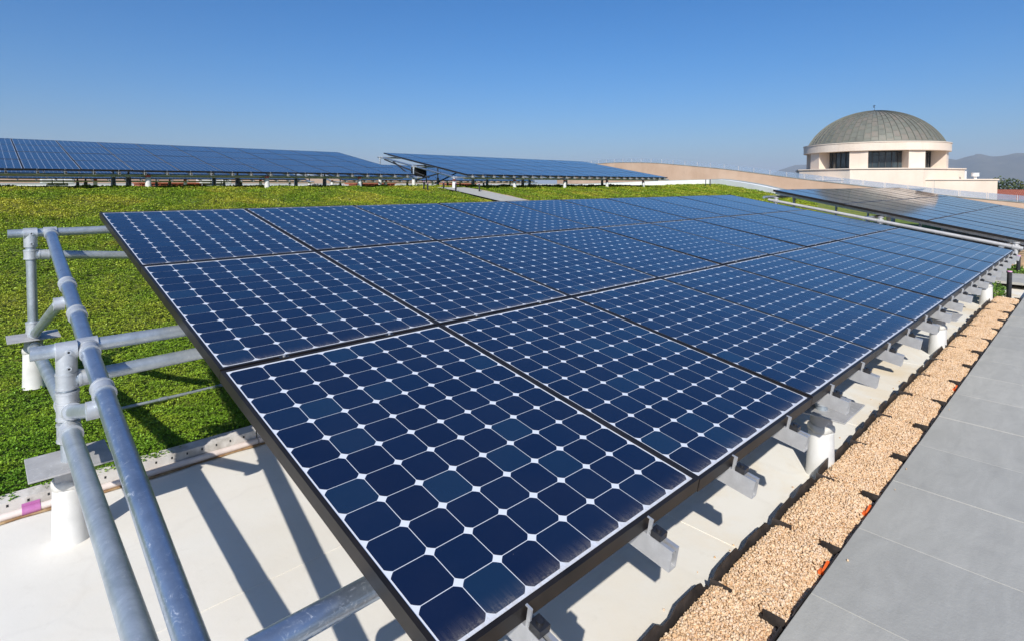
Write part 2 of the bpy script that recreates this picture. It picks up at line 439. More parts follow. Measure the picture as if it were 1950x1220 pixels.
# green roof ground sheet inside the white curb
CURB = [(38, -1.7), (38.3, 2.6), (39, 6.8), (40, 10.5), (44, 17.5), (43, 31), (-14, 31)]
def curb_x(y):
    ys = [p[1] for p in CURB[:5]]; xs = [p[0] for p in CURB[:5]]
    if y <= 17.5: return float(np.interp(y, ys, xs))
    return float(np.interp(y, [17.5, 31], [44, 43]))
ys = np.concatenate([np.linspace(-1.68, 12, 138), np.linspace(12.3, 31, 50)])
cols = 220
V = []; 
for y in ys:
    x1 = curb_x(y)
    t = np.linspace(0, 1, cols) ** 1.5
    for x in -10 + (x1 + 10) * t:
        z = gf(y, x) + .018 * math.sin(x * 3.1 + y * 1.7) + .012 * math.sin(x * 7.3 - y * 5.1) - .02
        V.append((x, y, z if y > -1.6 else min(z, .075)))
F = [(j * cols + i, j * cols + i + 1, (j + 1) * cols + i + 1, (j + 1) * cols + i) for j in range(len(ys) - 1) for i in range(cols - 1)]
link_mesh('green_roof_ground', np_mesh('green_roof_ground', np.array(V), np.array(F), M['sedum_soil'], True), kind='structure')

# sedum leaves: small rosettes, sized by how far up the slope they grow
def sedum_leaves():
    Nn = 560000
    r = np.exp(RNG.uniform(np.log(2.6), np.log(55), Nn)); a = RNG.uniform(R(-3), R(72), Nn)
    x = -.68 + r * np.sin(a); y = -5.34 + r * np.cos(a)
    keep = (y > -1.70) & (y < 13 + .3 * np.maximum(x - 26, 0)) & (x < np.interp(y, [-1.7, 2.6, 6.8, 10.5, 17.5], [37.8, 38.1, 38.8, 39.8, 43.8]))
    # under the front arrays only a margin is ever seen
    keep &= ~((x > 1.6) & (x < 10.2) & (y < -.5))
    # leave the path free
    keep &= ~((x > 11.2) & (x < 12.75) & (y < 11.3))
    x, y, r = x[keep], y[keep], r[keep]; n_ = len(x)
    s = .0043 * (r / 3) ** .85 * RNG.uniform(.7, 1.5, n_)
    h = .5 + .5 * np.sin(x * 3.3 + 1.3 * np.sin(y * 2.1)) * np.sin(y * 3.9 + np.cos(x * 1.7))
    fine = .5 + .5 * np.sin(x * 17 + 3 * np.sin(y * 11)) * np.sin(y * 19 + 2 * np.cos(x * 13))
    z = g(y) - drop(x, y) + .018 * np.sin(x * 3.1 + y * 1.7) + .012 * np.sin(x * 7.3 - y * 5.1) - .015
    z += h * .020 + fine * .022 + RNG.uniform(-.010, .016, n_)
    edge = y < -1.60
    z[edge] -= (-1.60 - y[edge]) * .3
    L = 4
    verts = np.zeros((n_, L, 4, 3), np.float32)
    ph = RNG.uniform(0, 6.28, n_)
    for k in range(L):
        ang = ph + k * 6.283 / L + RNG.uniform(-.4, .4, n_)
        el = RNG.uniform(.15, 1.1, n_)
        d = np.stack([np.cos(ang) * np.cos(el), np.sin(ang) * np.cos(el), np.sin(el)], 1)
        sd = np.stack([-np.sin(ang), np.cos(ang), RNG.uniform(-.2, .2, n_)], 1)
        c = np.stack([x, y, z], 1)
        ln = (s * 1.7)[:, None]; wd = (s * .62)[:, None]
        verts[:, k, 0] = c
        verts[:, k, 1] = c + d * ln * .55 + sd * wd
        verts[:, k, 2] = c + d * ln
        verts[:, k, 3] = c + d * ln * .55 - sd * wd
    V = verts.reshape(-1, 3); Q = np.arange(len(V)).reshape(-1, 4)
    return np_mesh('sedum', V, Q, M['sedum_leaf'])
link_mesh('sedum', sedum_leaves(), kind='stuff', label='low yellow-green sedum covering the roof behind the panels', category='sedum')

# white curb round the green roof, grey ledge beyond it
def wall_strip(mb, pts, half, mat=0):
    """pts: (x,y,z0,z1); strip with thickness"""
    n = len(pts); L = []; 
    for i, (x, y, z0, z1) in enumerate(pts):
        a = pts[max(i - 1, 0)]; c = pts[min(i + 1, n - 1)]
        d = Vector((c[0] - a[0], c[1] - a[1], 0)).normalized(); nn = Vector((-d.y, d.x, 0)) * half
        for s_ in (-1, 1):
            for z in (z0, z1): L.append((x + nn.x * s_, y + nn.y * s_, z))
    f = []
    for i in range(n - 1):
        b_, c_ = i * 4, i * 4 + 4
        f += [(b_, c_, c_ + 1, b_ + 1), (b_ + 2, b_ + 3, c_ + 3, c_ + 2), (b_ + 1, c_ + 1, c_ + 3, b_ + 3), (b_, b_ + 2, c_ + 2, c_)]
    f += [(0, 1, 3, 2), (4 * n - 4, 4 * n - 2, 4 * n - 1, 4 * n - 3)]
    mb.add(L, f, mat)
def densify(pts, step=1.0):
    out = []
    for (a, b_) in zip(pts[:-1], pts[1:]):
        k = max(1, int(math.dist(a[:2], b_[:2]) / step))
        for i in range(k): out.append(tuple(a[j] + (b_[j] - a[j]) * i / k for j in range(len(a))))
    out.append(pts[-1]); return out
cp = densify(CURB, 1.2)
mb = MB(); wall_strip(mb, [(x, y, gf(y, x) - .4, gf(y, x) + (.34 + .12 * min(1, max(0, (y - 6) / 8)) - .14 * min(1, max(0, (y - 22) / 8)))) for x, y in cp], .22)
rc = thing('roof_curb', 'long white curb with a grey cap framing the far side of the green roof', 'curb', (0, 0, 0)); mb.build('wall', M['curb_white'], rc)
mb = MB(); wall_strip(mb, [(x + .45, y + (.45 if y > 25 else 0), gf(y, x) - .4, gf(y, x) + (.38 + .13 * min(1, max(0, (y - 6) / 8)) - .12 * min(1, max(0, (y - 22) / 8)))) for x, y in cp if x > -5], .2); mb.build('cap', M['ledge'], rc)
# grey ledge sheet between curb and parapet
mb = MB()
inn = [(x, y) for x, y in cp if y <= 17.51 and x > 20]
out = [(x + 14, y) for x, y in inn]
v = [(x, y, gf(y, x) - .3) for x, y in inn] + [(x, y, gf(y, x) - .6) for x, y in out]
k = len(inn); mb.add(v, [(i, i + 1, k + i + 1, k + i) for i in range(k - 1)])
v = [(-14, 31, 1.0), (60, 31, 1.0), (60, 46, .8), (-14, 46, .8)]; mb.add(v, [(0, 1, 2, 3)])
mb.add([(44, 17.5, 1.0), (60, 17.5, .9), (60, 31, .9), (43, 31, 1.0)], [(0, 1, 2, 3)])
mb.build('roof_ledge', M['ledge'], kind='structure')

# arched tan parapet with its glass railing (right background)
PAR = [(47.3, -5.5, .02), (47.6, -1.8, .48), (48, 2, .78), (48.5, 6.1, 1.31), (49.5, 11.8, 1.98), (50.5, 19.4, 3.02), (52, 28, 3.86), (53.5, 33.7, 4.08), (56, 42, 4.0), (59, 50, 3.7)]
pa = np.array(PAR)
def par(y):
    k = [np.interp(y + d, pa[:, 1], pa[:, j]) for j in (0, 2) for d in (-1.5, 0, 1.5)]
    return (k[0] + k[1] + k[2]) / 3, y, (k[3] + k[4] + k[5]) / 3
pw = thing('parapet_wall', 'tan arched parapet wall descending behind the right-hand panels towards the domed rotunda', 'wall', (50, 15, 0))
pts = []
for y in np.arange(-5, 48, 1.0):
    x, y_, zt = par(y); pts.append((x - 50, y_ - 15, min(gf(y_), zt) - 1.6, zt))
mb = MB(); wall_strip(mb, pts, .2); mb.build('wall', M['tan'], pw)
mb = MB(); wall_strip(mb, [(x, y, z1, z1 + .035) for x, y, z0, z1 in pts], .24); mb.build('coping', M['ledge'], pw)
gr = thing('glass_railing', 'low clear glass railing on white posts along the top of the tan arched parapet', 'railing', (50, 15, 0))
yy = -4.5; prev = None
while yy < 44:
    x, y_, zt = par(yy); zt += .035
    mb = MB(); mb.box(x - 50 - .02, x - 50 + .02, y_ - 15 - .022, y_ - 15 + .022, zt, zt + .40)
    mb.obox((x - 50, y_ - 15, zt + .39), (x - 50 + .32, y_ - 15 + .05, zt + .41), .03, .02)
    mb.build('post', M['rail_post'], gr)
    if prev:
        (px, py, pz) = prev; mb = MB()
        v = []
        for (qx, qy, qz) in ((px, py + .05, pz), (x, y_ - .05, zt)):
            for dx in (-.006, .006):
                for dz in (.02, .40): v.append((qx - 50 + dx, qy - 15, qz + dz))
        mb.add(v, [(0, 4, 5, 1), (2, 3, 7, 6), (1, 5, 7, 3), (0, 2, 6, 4), (0, 1, 3, 2), (4, 6, 7, 5)])
        mb.build('glass_panel', M['rail_glass'], gr)
    prev = (x, y_, zt); yy += 1.5
# far tan parapet seen under the left arrays
mb = MB(); wall_strip(mb, densify([(-14, 36, .6, 2.05), (44, 40, .6, 2.05)], 3), .2)
mb.build('parapet_wall', M['tan'], label='straight low tan parapet wall glimpsed beneath the rear left panels', category='wall')

# ------------------------------------------------------------------ solar arrays
TILT = R(9.793); CT, ST = math.cos(TILT), math.sin(TILT)
PU, PV = 1.066, 1.501
PW, PL, PT = 1.060, 1.492, .046
def panel_meshes():
    mb = MB(); L = .0145; t = PT
    # perimeter frame: four L-section bars (side wall + top lip)
    for (x0, x1, y0, y1) in ((0, L, -PL, 0), (PW - L, PW, -PL, 0), (L, PW - L, -L, 0), (L, PW - L, -PL, -PL + L)):
        mb.box(x0, x1, y0, y1, -t, 0)
    mb.box(L, PW - L, -PL + L, -L, -.012, -.006)     # backing plate
    fr = mb.mesh('solar_panel', M['frame'])
    mb = MB(); z = -.003
    mb.add([(L, -L, z), (L, -PL + L, z), (PW - L, -PL + L, z), (PW - L, -L, z)], [(0, 1, 2, 3)], 0)
    mx, my = .0205, .0245
    cu = (PW - 2 * mx) / 8; cv = (PL - 2 * my) / 12
    for i in range(8):
        for j in range(12):
            cx = mx + cu * (i + .5); cy = -(my + cv * (j + .5))
            hx, hy = cu / 2 - .0011, cv / 2 - .0011
            pts = []
            rr = 1.245
            for sx, sy, a0, a1 in ((1, 1, 36.56, 53.44), (-1, 1, 126.56, 143.44), (-1, -1, 216.56, 233.44), (1, -1, 306.56, 323.44)):
                for k in range(5):
                    t_ = R(a0 + (a1 - a0) * k / 4)
                    pts.append((cx + max(-1, min(1, rr * math.cos(t_))) * hx, cy + max(-1, min(1, rr * math.sin(t_))) * hy, z + .0006))
            mb.add(pts, [tuple(range(len(pts)))], 1)
    return fr, mb.mesh('cell_sheet', [M['sheet'], M['cell']])
ME_FRAME, ME_CELLS = panel_meshes()

def rail_mesh(length):
    """lipped aluminium channel along -y, top at z=0"""
    mb = MB(); w, h, t = .038, .068, .003
    y1, y0 = .03, -length
    mb.box(-w/2, -w/2 + t, y0, y1, -h, 0); mb.box(w/2 - t, w/2, y0, y1, -h, 0)
    mb.box(-w/2 + t, w/2 - t, y0, y1, -h, -h + t)
    mb.box(-w/2 + t, -w/2 + .013, y0, y1, -t, 0); mb.box(w/2 - .013, w/2 - t, y0, y1, -t, 0)
    mb.box(-w/2 + .010, -w/2 + .013, y0, y1, -.012, -t); mb.box(w/2 - .013, w/2 - .010, y0, y1, -.012, -t)
    return mb.mesh('mounting_rail', M['alu'])
def end_clamp_mesh(total):
    mb = MB()
    y = -total
    mb.box(-.018, -.012, y - .012, y - .0005, 0, PT + .003, 0)          # thin silver leg against the frame
    mb.box(-.018, -.012, y - .012, y + .008, PT + .003, PT + .006, 0)   # hook over the lip
    mb.box(-.018, .018, y - .046, y - .008, .001, .020, 1)
    mb.tube((0, y - .028, .020), (0, y - .028, .027), .009, 8, mat=1)
    return mb.mesh('end_clamp', [M['alu'], M['clamp_black']])
def mid_clamp_mesh():
    mb = MB(); mb.box(-.020, .020, -.011, .011, .0005, .004, 1); mb.tube((0, 0, .004), (0, 0, .009), .006, 8, mat=0)
    mb.box(-.018, .018, -.005, .005, -PT, .0005, 1)
    return mb.mesh('mid_clamp', [M['alu'], M['clamp_black']])
ME_MID = mid_clamp_mesh()

def boot_meshes():
    mb = MB(); mb.lathe([(.076, 0), (.074, .010), (.072, .04), (.068, .16), (.065, .255), (.063, .262), (.0, .262)], n=28)
    boot = mb.mesh('boot', M['white_boot'])
    mb = MB(); prof = [(.062, .258), (.067, .262), (.068, .280), (.065, .294), (.056, .298)]
    mb.lathe(prof, n=28)
    mb.v = [(x * (1 + .05 * math.sin(5 * math.atan2(y, x))), y * (1 + .05 * math.sin(4 * math.atan2(y, x))), z + .006 * math.sin(3 * math.atan2(y, x) + 1)) for x, y, z in mb.v]
    return boot, mb.mesh('sealant_collar', M['boot_seal'])
ME_BOOT, ME_SEAL = boot_meshes()

def make_array(label, X0, Ybot, Zbot, nu, nv, group, beams, poleX, gz, detail=0, red=True, endpipes=(1, 1), plate=.36, ext=.5, skew=None):
    """X0 = left end, (Ybot,Zbot) = lower edge of the glass, beams = Y offsets from the lower edge"""
    root = thing('solar_array', label, 'solar array', (X0, Ybot, gz), group)
    T = nv * PV; top = Vector((0, T * CT, Zbot - gz + T * ST))
    rot = (TILT, 0, 0)
    for i in range(nu):
        for j in range(nv):
            p = top + Vector((i * PU, -j * PV * CT, -j * PV * ST)) + Vector((random.uniform(-.0015, .0015), 0, random.uniform(-.001, .001)))
            fr = link_mesh('solar_panel', ME_FRAME, root, p, (TILT + R(random.uniform(-.12, .12)), R(random.uniform(-.08, .08)), 0))
            link_mesh('cell_sheet', ME_CELLS, fr)
    dn = Vector((0, ST, -CT))                        # into the plane, below the glass
    def P(x, yoff, depth):                           # point under the glass at horizontal offset yoff from the lower edge
        return Vector((x, yoff, Zbot - gz + yoff * ST / CT)) + dn * depth
    # rails
    rme = rail_mesh(T + .088); ec = end_clamp_mesh(T)
    for i in range(nu):
        for q in (.235, .715):
            x = (i + q) * PU
            r_ = link_mesh('mounting_rail', rme, root, top + Vector((x, 0, 0)) + dn * PT, rot)
            if detail >= 1: link_mesh('end_clamp', ec, r_)
            if detail >= 2:
                for j in range(1, nv):
                    link_mesh('mid_clamp', ME_MID, r_, (0, -j * PV + .0035, PT))
    PD, pr = .165, .031
    W = nu * PU
    for yo in beams:
        a = P(-.53, yo, PD); b_ = P(W + ext, yo, PD)
        mb = MB(); mb.tube(a, b_, pr, 20); mb.build('cross_beam', M['galv'], root)
    for side, x in ((0, -.322), (1, W + .33)):
        if not endpipes[side]: continue
        for k in range(len(beams) - 1):
            a, b_ = P(skew[k] if skew else x, beams[k], PD), P(skew[k + 1] if skew else x, beams[k + 1], PD)
            d = (b_ - a).normalized()
            mb = MB(); mb.tube(a, b_, pr * 1.12, 28); mb.build('slope_pipe', M['galv_smooth'], root)
        for k, yo in enumerate(beams):
            c = P(skew[k] if skew else x, yo, PD); mb = MB(); mb.tube(c - Vector((.039, 0, 0)), c + Vector((.039, 0, 0)), pr * 1.30, 22)
            if k > 0: mb.collar(c - Vector((0, CT, ST)) * .065, (0, CT, ST), pr * 1.28, .07)
            mb.tube(c + Vector((0, -.039, .012)), c + Vector((0, -.049, .015)), .010, 12); mb.tube(c + Vector((0, -.049, .015)), c + Vector((0, -.0495, .015)), .005, 10, mat=1)
            mb.build('pipe_fitting', [M['cast'], M['socket']], root)
    # posts on white boots
    for x in poleX:
        for yo in beams:
            c = P(x, yo, PD); Yw = Ybot + yo
            gl = (gf(Yw) if Yw > -1.7 else 0) - gz
            pz = gl + plate
            mb = MB(); mb.tube((x, yo, pz), (x, yo, c.z), pr, 18)
            fit = []
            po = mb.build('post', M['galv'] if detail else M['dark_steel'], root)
            mb = MB(); mb.tube((x, yo, c.z - .10), (x, yo, c.z), pr * 1.30, 22); mb.tube((x - .039, yo, c.z), (x + .039, yo, c.z), pr * 1.30, 22)
            if detail:
                for dz in (-.075, 0.0):
                    mb.tube((x + .004, yo - .038, c.z + dz), (x + .004, yo - .050, c.z + dz), .011, 12)
                    mb.tube((x + .004, yo - .050, c.z + dz), (x + .004, yo - .0505, c.z + dz), .005, 10, mat=1)
            mb.build('tee_fitting', [M['cast'], M['socket']], po)
            mb = MB(); (mb.box(x - .12, x + .25, yo - .15, yo + .12, pz - .008, pz) if yo == beams[0] and detail == 2 else mb.box(x - .15, x + .15, yo - .14, yo + .14, pz - .008, pz)); mb.build('base_plate', M['plate'], root, bevel=.002)
            mb = MB(); mb.tube((x, yo, gl + .22), (x, yo, pz - .008), .056, 22)
            if red and yo == beams[0]: mb.tube((x, yo, gl + .30), (x, yo, pz - .01), .060, 22, mat=1)
            mb.build('pedestal_pipe', [M['plate'], M['red_tape']], root)
            bo = link_mesh('boot', ME_BOOT, root, (x, yo, gl - .01)); link_mesh('sealant_collar', ME_SEAL, bo)
    return root, P

GRP = 'solar arrays on the roof'
YB, ZB = -4.437, 1.4 - 4.437 * ST / CT
main, P = make_array('largest, nearest array of dark blue panels, between the pipe frame and the gravel trays', 0, YB, ZB, 10, 3, GRP,
                     (.157, 2.317, 4.537), (-.405, 2.73, 5.96, 9.15), 0, detail=2, red=False, plate=.37, endpipes=(1, 0), ext=1.3, skew=(-.345, -.325, -.290))
def mp_(x, y, z): return Vector((x, y - YB, z))
def brace(a, b_, name='brace', r=.031, c0=True, c1=True):
    a, b_ = Vector(a), Vector(b_); d = (b_ - a).normalized()
    mb = MB(); mb.tube(a, b_, r, 20); o = mb.build(name, M['galv'], main)
    for flag, p_ in ((c0, a + d * .075), (c1, b_ - d * .075)):
        if flag: mb = MB(); mb.collar(p_, d, r * 1.22, .07); mb.build('sleeve', M['cast'], o)
    return o
Y2, Y1, Y3 = YB + 4.537, YB + 2.317, YB + .157
X = -.405
brace(mp_(X, Y2, .42), mp_(X, Y1 + .02, .60), r=.033)
brace(mp_(X, Y1, .52), mp_(X, Y3, .43), r=.036)
# knee braces up to the sloping pipe, each with its round end cap
for (y0, z0, y1, z1) in ((Y2, .50, -1.35, .955), (Y1, .59, -2.60, .73)):
    o = brace(mp_(X, y0, z0), mp_(-.365, y1, z1), 'knee_brace', r=.029, c1=False)
    mb = MB(); c = mp_(-.362, y1, z1); mb.tube(c - Vector((.028, 0, 0)), c + Vector((.02, 0, 0)), .036, 20); mb.box(c.x + .005, c.x + .02, c.y - .02, c.y + .02, c.z - .03, c.z + .035)
    mb.build('end_cap', M['cast'], o)
# pipes running in under the panels
o = brace(mp_(X, Y1, .735), mp_(2.7, Y1, .80), 'lower_pipe', c1=False)
mb = MB(); mb.collar(mp_(X, Y1, .735), (0, 0, 1), .042, .075); mb.collar(mp_(X, Y1, .655), (0, 0, 1), .043, .065); mb.build('band_clamp', M['cast'], o)
o = brace(mp_(X, Y2, 1.10), mp_(2.7, Y2, .80), 'lower_pipe', c1=False)
mb = MB(); mb.collar(mp_(X, Y2, 1.10), (0, 0, 1), .042, .07); mb.build('band_clamp', M['cast'], o)
# sleeves round the post where braces meet, and couplers on the sloping pipe
for (y, z) in ((Y2, .56), (Y1, .60), (Y1, .50)):
    mb = MB(); mb.collar(mp_(X, y, z), (0, 0, 1), .043, .085); mb.build('post_sleeve', M['cast'], main)
for yw in (-1.2, -1.7, -2.6):
    c = P(float(np.interp(yw, (-4.28, -2.12, .10), (-.345, -.325, -.290))), yw - YB, .165); mb = MB(); mb.collar(c, (0, CT, ST), .0405, .075); mb.build('pipe_coupler', M['cast'], main)
mb = MB(); mb.tube(P(-.25, .40, .165), P(3.0, .40, .165), .034, 28); mb.build('cross_beam', M['galv_smooth'], main)
# sloping pipe beyond the far end of the panels, carried on top of the beams, with round swivel caps
xe = 11.72
mb = MB(); mb.tube(P(xe, -.02, .055), P(xe, 3 * PV * CT - .35, .055), .030, 18); mb.build('slope_pipe', M['plate'], main)
for yo in (.07, 2.0, 3.93):
    c = P(xe, yo, .055); mb = MB(); mb.collar(c, (0, CT, ST), .043, .09)
    mb.tube(c + Vector((-.01, 0, 0)), c + Vector((.005, 0, .062)), .034, 16); mb.tube(c + Vector((.005, 0, .062)), c + Vector((.008, 0, .078)), .050, 18)
    mb.tube(c - Vector((0, 0, .02)), c - Vector((0, 0, .13)), .03, 12)
    mb.build('swivel_cap', M['plate'], main)

arr2, P2 = make_array('array of blue panels beyond the far end of the near one, reflecting the domed rotunda', 12.75, YB, ZB, 11, 3, GRP,
                  (.30, 2.40, 4.40), (1.2, 4.4, 7.6, 10.8), 0, detail=1, red=False, endpipes=(0, 1))
arr2.rotation_euler = (R(1.2), 0, 0)
mb = MB(); mb.box(.55, 1.0, 3.4, 3.75, .45, .8); mb.box(1.1, 1.35, 3.45, 3.7, .45, .78); mb.build('junction_box', M['clamp_black'], arr2, bevel=.01)
leftA, PL_ = make_array('long array of blue panels at the left edge of the photo, behind the sedum', -3.1, 11.8, 1.95, 13, 4, GRP,
                  (.25, 2.9, 5.5), tuple(-.43 + 3.06 * k for k in range(5)), gf(11.8), detail=1)
midA, PM = make_array('array of blue panels in the middle distance, its open left end showing pipes and braces', 12.47, 10.9, 1.96, 13, 4, GRP,
                  (.25, 2.9, 5.5), tuple(-.43 + 3.08 * k for k in range(5)), gf(10.9), detail=1)
for X0, lab in ((-3.1, 'rearmost array of blue panels glimpsed beneath the left array'), (12.6, 'rear array of blue panels showing between the left and middle arrays')):
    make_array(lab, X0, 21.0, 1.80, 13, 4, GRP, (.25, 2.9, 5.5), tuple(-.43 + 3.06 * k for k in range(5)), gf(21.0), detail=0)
# under-structure at the open end of the middle array
for (a, b_) in (((-.33, 2.9, .35), (-.33, 4.6, 1.15)), ((-.33, 2.9, .35), (-.33, 1.2, .62)), ((-.33, 5.3, 1.25), (.4, 3.0, .45)), ((.6, 2.9, .2), (2.2, 2.9, .85)), ((.2, 2.9, .25), (1.3, 4.6, 1.05))):
    mb = MB(); mb.tube(a, b_, .026, 12); mb.build('brace', M['dark_steel'], midA)
mb = MB(); mb.box(.2, .9, 3.9, 4.05, .45, 1.0); mb.build('combiner_box', M['clamp_black'], midA, bevel=.01)
for arr, PP, nuu in ((leftA, PL_, 13), (midA, PM, 13)):
    c = Vector((0, 0, 0)); a, b_ = PP(.2, .45, .24), PP(nuu * PU - .2, .45, .24)
    mb = MB(); mb.obox(a, b_, .05, .05); mb.build('cable_tray', M['alu'], arr)

# ------------------------------------------------------------------ edge trim of the sedum bed
xs = -2.06; k = 0; piece = []
while xs < 12:
    ln = 2.42 if k else 2.62
    lab = ['cream perforated edging strip with a magenta tape band at the near left of the sedum',
           'cream perforated edging strip just left of the near panels',
           'cream perforated edging strip running beneath the near panels'][min(k, 2)]
    root = thing('edge_trim', lab, 'edging', (xs, -1.72, 0), 'edging strips along the sedum')
    x1 = ln - .006
    mb = MB()
    mb.add([(0, .075, .094), (x1, .075, .094), (x1, .015, .078), (0, .015, .078)], [(0, 3, 2, 1)])
    mb.add([(0, .015, .078), (x1, .015, .078), (x1, .005, .020), (0, .005, .020)], [(0, 3, 2, 1)])
    mb.add([(0, .075, .090), (x1, .075, .090), (x1, .018, .074), (0, .018, .074)], [(0, 1, 2, 3)])
    q = .04
    while q < x1 - .02:
        mb.add([(q, .0118, .066), (q + .009, .0118, .066), (q + .009, .0100, .054), (q, .0100, .054)], [(0, 3, 2, 1)], 1); q += .078
    mb.build('flange', [M['trim_white'], M['socket']], root)
    mb = MB(); mb.tube((0, -.010, .019), (x1, -.010, .019), .018, 14); mb.build('tube', M['trim_pink'], root)
    if k == 0:
        mb = MB(); mb.tube((1.50, -.010, .019), (1.57, -.010, .019), .0205, 14); mb.add([(1.50, .0085, .05), (1.57, .0085, .05), (1.57, .003, .025), (1.50, .003, .025)], [(0, 3, 2, 1)]); mb.build('tape_band', M['tape_magenta'], root)
    xs += ln; k += 1
# rusty dirt line where water dries against the tube
mb = MB(); vv = []; nn = 120
for i in range(nn):
    x = -2 + i * .11; w = .010 + .016 * abs(math.sin(i * 1.7) * math.sin(i * .61)) + random.uniform(0, .006)
    vv += [(x, -1.735, .004), (x, -1.748 - w, .004)]
mb.add(vv, [(2 * i, 2 * i + 1, 2 * i + 3, 2 * i + 2) for i in range(nn - 1)])
mb.build('dirt_line', mat_noisy('rust_dirt', (.24, .12, .045), (.50, .36, .20), 18, .95), kind='structure')
mb = MB(); mb.tube((-.25, -.86, .125), (3.2, -.85, .135), .011, 12); 
for q in (.2, .62, 1.5): mb.tube((q, -.859, .127), (q + .05, -.859, .127), .014, 12)
mb.build('conduit', M['galv'], label='thin grey metal conduit lying in the sedum left of the near panels', category='conduit')

# ------------------------------------------------------------------ gravel trays
def stones(seed, Lx, Ly, nstone):
    rg = np.random.default_rng(seed)
    ico = np.array([(0,0,1),(.894,0,.447),(.276,.851,.447),(-.724,.526,.447),(-.724,-.526,.447),(.276,-.851,.447),(.724,.526,-.447),(-.276,.851,-.447),(-.894,0,-.447),(-.276,-.851,-.447),(.724,-.526,-.447),(0,0,-1)])
    fc = np.array([(0,1,2),(0,2,3),(0,3,4),(0,4,5),(0,5,1),(1,6,2),(2,7,3),(3,8,4),(4,9,5),(5,10,1),(6,7,2),(7,8,3),(8,9,4),(9,10,5),(10,6,1),(11,7,6),(11,8,7),(11,9,8),(11,10,9),(11,6,10)])
    x = rg.uniform(.004, Lx + .004, nstone); y = rg.uniform(.008, Ly - .008, nstone)
    # heap: low at the rims and in the corners
    ex = np.clip(np.minimum(x, Lx - x) / .06, 0, 1); ey = np.minimum(np.minimum(y, Ly - y) / .05, 1)
    h = .060 + .038 * np.minimum(.75 + .25 * ex, ey) ** .6 + .008 * np.sin(x * 14 + seed) * np.sin(y * 21)
    z = h + rg.uniform(-.006, .006, nstone) - .030 * np.clip((.06 - x) / .06, 0, 1) * (y > Ly - .10) - .030 * np.clip((x - Lx + .05) / .05, 0, 1) * (y < .09)
    s = rg.uniform(.0028, .0058, nstone) + (rg.random(nstone) < .05) * rg.uniform(.0015, .004, nstone)
    V = ico[None] * rg.uniform(.72, 1.25, (nstone, 12, 1)) * s[:, None, None]
    V = V * rg.uniform(.65, 1.3, (nstone, 1, 3))
    th = rg.uniform(0, 6.28, nstone); c, sn = np.cos(th)[:, None], np.sin(th)[:, None]
    V = np.stack([V[..., 0] * c - V[..., 1] * sn, V[..., 0] * sn + V[..., 1] * c, V[..., 2]], -1)
    V = V + np.stack([x, y, z], 1)[:, None]
    Q = (fc[None] + (np.arange(nstone) * 12)[:, None, None]).reshape(-1, 3)
    V = V.reshape(-1, 3)
    # filler bed under the loose stones
    nx, ny = 24, 12
    gx, gy = np.meshgrid(np.linspace(.004, Lx - .004, nx), np.linspace(.004, Ly - .004, ny))
    ex = np.minimum(np.minimum(gx, Lx - gx) / .06, 1); ey = np.minimum(np.minimum(gy, Ly - gy) / .05, 1)
    gz = .056 + .038 * np.minimum(.75 + .25 * ex, ey) ** .6 - .004 - .030 * np.clip((.06 - gx) / .06, 0, 1) * (gy > Ly - .10) - .030 * np.clip((gx - Lx + .05) / .05, 0, 1) * (gy < .09)
    B = np.stack([gx, gy, gz], -1).reshape(-1, 3); b0 = len(V)
    bf = []
    for j in range(ny - 1):
        for i in range(nx - 1):
            a = b0 + j * nx + i; bf += [(a, a + 1, a + nx + 1), (a, a + nx + 1, a + nx)]
    V = np.concatenate([V, B]); Q = np.concatenate([Q, np.array(bf)])
    me = np_mesh('gravel', V, Q, [M['stone'], M['gravel_flat']])
    mi = np.zeros(len(Q), np.int32); mi[-len(bf):] = 1; me.polygons.foreach_set('material_index', mi)
    return me
TL, TW = .575, .285
def tray_mesh(seed):
    rg = random.Random(seed); mb = MB()
    def rim(y, s_):
        # scalloped side wall: two raised tabs and a dip between
        top = []; ta, tb = rg.uniform(.030, .042), rg.uniform(.026, .040); t0_, t1_, t2_, t3_ = rg.uniform(.02, .05), rg.uniform(.44, .48), rg.uniform(.52, .55), rg.uniform(.94, .98)
        for i in range(25):
            t = i / 24; hgt = .084 + float(np.interp(t, [0, t0_, t0_ + .07, t1_ - .05, t1_, t2_, t2_ + .07, t3_ - .05, t3_, 1], [0, 0, ta * .85, ta, .006, .006, tb * .9, tb, 0, 0]))
            top.append((t * (TL - .004), hgt))
        for i in range(24):
            (xa, ha), (xb, hb) = top[i], top[i + 1]; bow = .007 * math.sin(math.pi * i / 24)
            y0, y1 = y + s_ * bow, y + s_ * (bow + .004)
            v = [(xa, y0, .004), (xb, y0, .004), (xb, y0, hb), (xa, y0, ha), (xa, y1, .004), (xb, y1, .004), (xb, y1, hb), (xa, y1, ha)]
            mb.add(v, [(0, 1, 2, 3), (7, 6, 5, 4), (3, 2, 6, 7), (0, 4, 5, 1), (1, 5, 6, 2), (0, 3, 7, 4)])
    rim(0, -1); rim(TW, 1)
    mb.box(0, TL - .004, 0, TW, .002, .006)
    for x in (0, TL - .008):
        mb.box(x, x + .004, 0, TW, .006, .082)
        (mb.box(x, x + .005, TW - .085, TW, .082, .112) if x == 0 else mb.box(x, x + .005, 0, .075, .082, .110))
    return mb.mesh('gravel_tray', M['tray_black'])
TRAYS = [tray_mesh(s_) for s_ in range(6)]; GRAV = [stones(20 + s_, TL - .004, TW, 6200) for s_ in range(4)]
GG = 'gravel trays between the white roof and the pavers'
